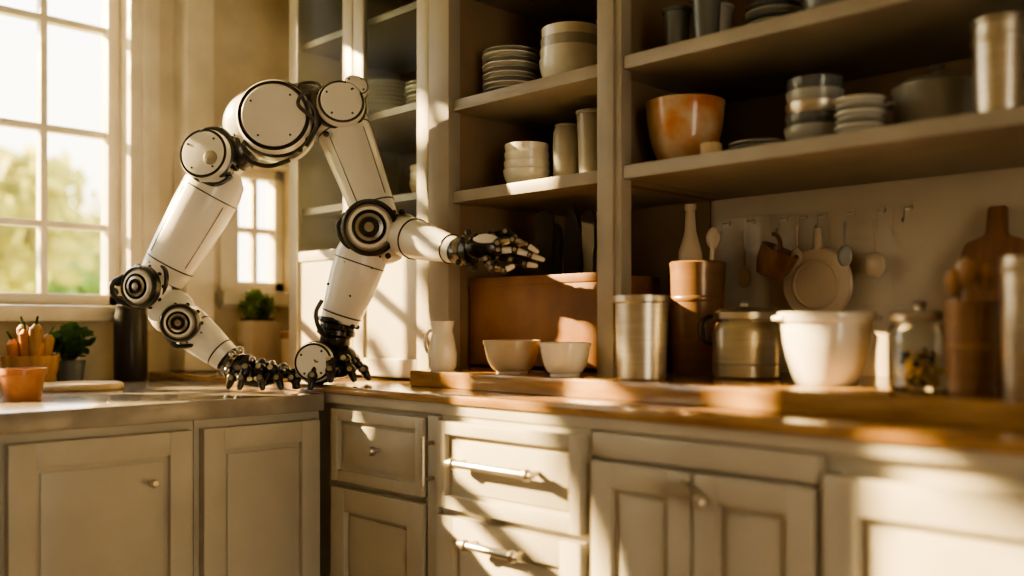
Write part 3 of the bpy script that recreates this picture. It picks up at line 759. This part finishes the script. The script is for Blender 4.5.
# ------------------------------------------------------------------ outside
b=B(); b.b2((-40,3.4,-0.6),(60,70,-0.5),M_grass); b.done('garden_lawn')
def tree(x,y,h,r,m,n=900,ls=0.12):
    b=B(); b.tube([(0,0,0),(0.1,0,h*0.4),(0,0.1,h*0.7)],[0.16,0.12,0.07],M_bark)
    for i in range(7):
        c=Vector((random.uniform(-.6,.6)*r,random.uniform(-.6,.6)*r,h*0.75+random.uniform(-.5,.5)*r))
        leaves(b,c,r*0.65,n//7,ls,m)
        b.tube([(0,0.05,h*0.55),c],[0.05,0.02],M_bark,seg=6)
    b.done('branch_shadow_tree',(x,y,-0.5))
tree(2.55,9.0,2.9,0.9,M_leafy,1100,0.12)
tree(4.1,11.0,2.3,0.8,M_leaf,1000,0.12)
tree(6.3,17,3.4,1.5,M_leafy,1200,0.2)
tree(3.9,17,3.3,1.7,M_leaf,1200,0.2)
b=B()
for i in range(26):
    leaves(b,(i*0.9-4,0,0.95+0.1*math.sin(i*1.7)),0.80,120,0.13,M_leaf if i%3 else M_leafy)
b.done('garden_hedge',(0,20,-0.5))
# unseen bare-limbed tree, added near the side windows to throw slanting branch shadows
b=B()
b.tube([(-1.2,0,0),(-1.1,0,1.3),(-0.7,0,2.2),(0.1,0.1,2.95),(0.9,0.1,3.95)],[0.16,0.14,0.12,0.10,0.06],M_bark)
b.tube([(-1.0,0,1.6),(-0.4,0.1,1.95),(0.4,0.1,2.5),(1.3,0.1,3.3)],[0.10,0.09,0.075,0.045],M_bark)
b.tube([(-0.6,0,2.3),(-0.5,0,3.0),(-0.1,0,4.0)],[0.08,0.06,0.03],M_bark)
b.tube([(-1.1,0,1.2),(-0.3,0.1,1.5),(0.6,0.1,2.1),(1.4,0.1,2.6)],[0.08,0.065,0.05,0.03],M_bark)
b.tube([(0.5,0.1,2.55),(0.9,0.1,2.6),(1.5,0.1,2.95)],[0.05,0.045,0.03],M_bark)
leaves(b,(1.5,0.1,3.6),0.32,70,0.07,M_leaf); leaves(b,(1.5,0.1,2.5),0.22,50,0.07,M_leaf); leaves(b,(-0.1,0,4.0),0.35,70,0.07,M_leaf)
b.done('branch_shadow_tree',(-1.7,4.7,-0.5))

# ------------------------------------------------------------------ warm-tinted scatter volume added near the window for sun glow and shafts
hm = bpy.data.materials.new('sunlit_haze'); hm.use_nodes=True
hn=hm.node_tree; hn.nodes.remove(hn.nodes['Principled BSDF'])
vs=hn.nodes.new('ShaderNodeVolumeScatter'); vs.inputs['Density'].default_value=0.055; vs.inputs['Anisotropy'].default_value=0.35
vs.inputs['Color'].default_value=(1,0.92,0.76,1)
hn.links.new(vs.outputs['Volume'],hn.nodes['Material Output'].inputs['Volume'])
b=B(); b.b2((-2.09,1.90,1.20),(1.62,YW-0.13,ZC-0.005),hm); b.done('sun_glow_haze')

# ------------------------------------------------------------------ light
az = Vector((0.59,-0.81,0)).normalized(); el = math.radians(24)
d = az*math.cos(el)+Vector((0,0,-math.sin(el)))
L = bpy.data.lights.new('sun','SUN'); L.energy=48; L.color=(1,0.72,0.34); L.angle=math.radians(0.8)
lo = bpy.data.objects.new('sun',L); S.collection.objects.link(lo); lo.rotation_euler=d.to_track_quat('-Z','Y').to_euler(); lo.location=(-4,8,4)
W=bpy.data.worlds.new('world'); S.world=W; W.use_nodes=True
nt=W.node_tree; bg=nt.nodes['Background']
tc=nt.nodes.new('ShaderNodeTexCoord'); sp=nt.nodes.new('ShaderNodeSeparateXYZ'); cr=nt.nodes.new('ShaderNodeValToRGB')
nt.links.new(tc.outputs['Generated'],sp.inputs[0]); nt.links.new(sp.outputs['Z'],cr.inputs['Fac'])
cr.color_ramp.elements[0].color=(1.0,0.86,0.60,1); cr.color_ramp.elements[0].position=0.0
cr.color_ramp.elements[1].color=(0.78,0.83,0.88,1); cr.color_ramp.elements[1].position=0.6
nt.links.new(cr.outputs['Color'],bg.inputs['Color']); bg.inputs['Strength'].default_value=6.8
try: S.view_settings.look='AgX - Medium High Contrast'
except Exception as e: print('look',e)
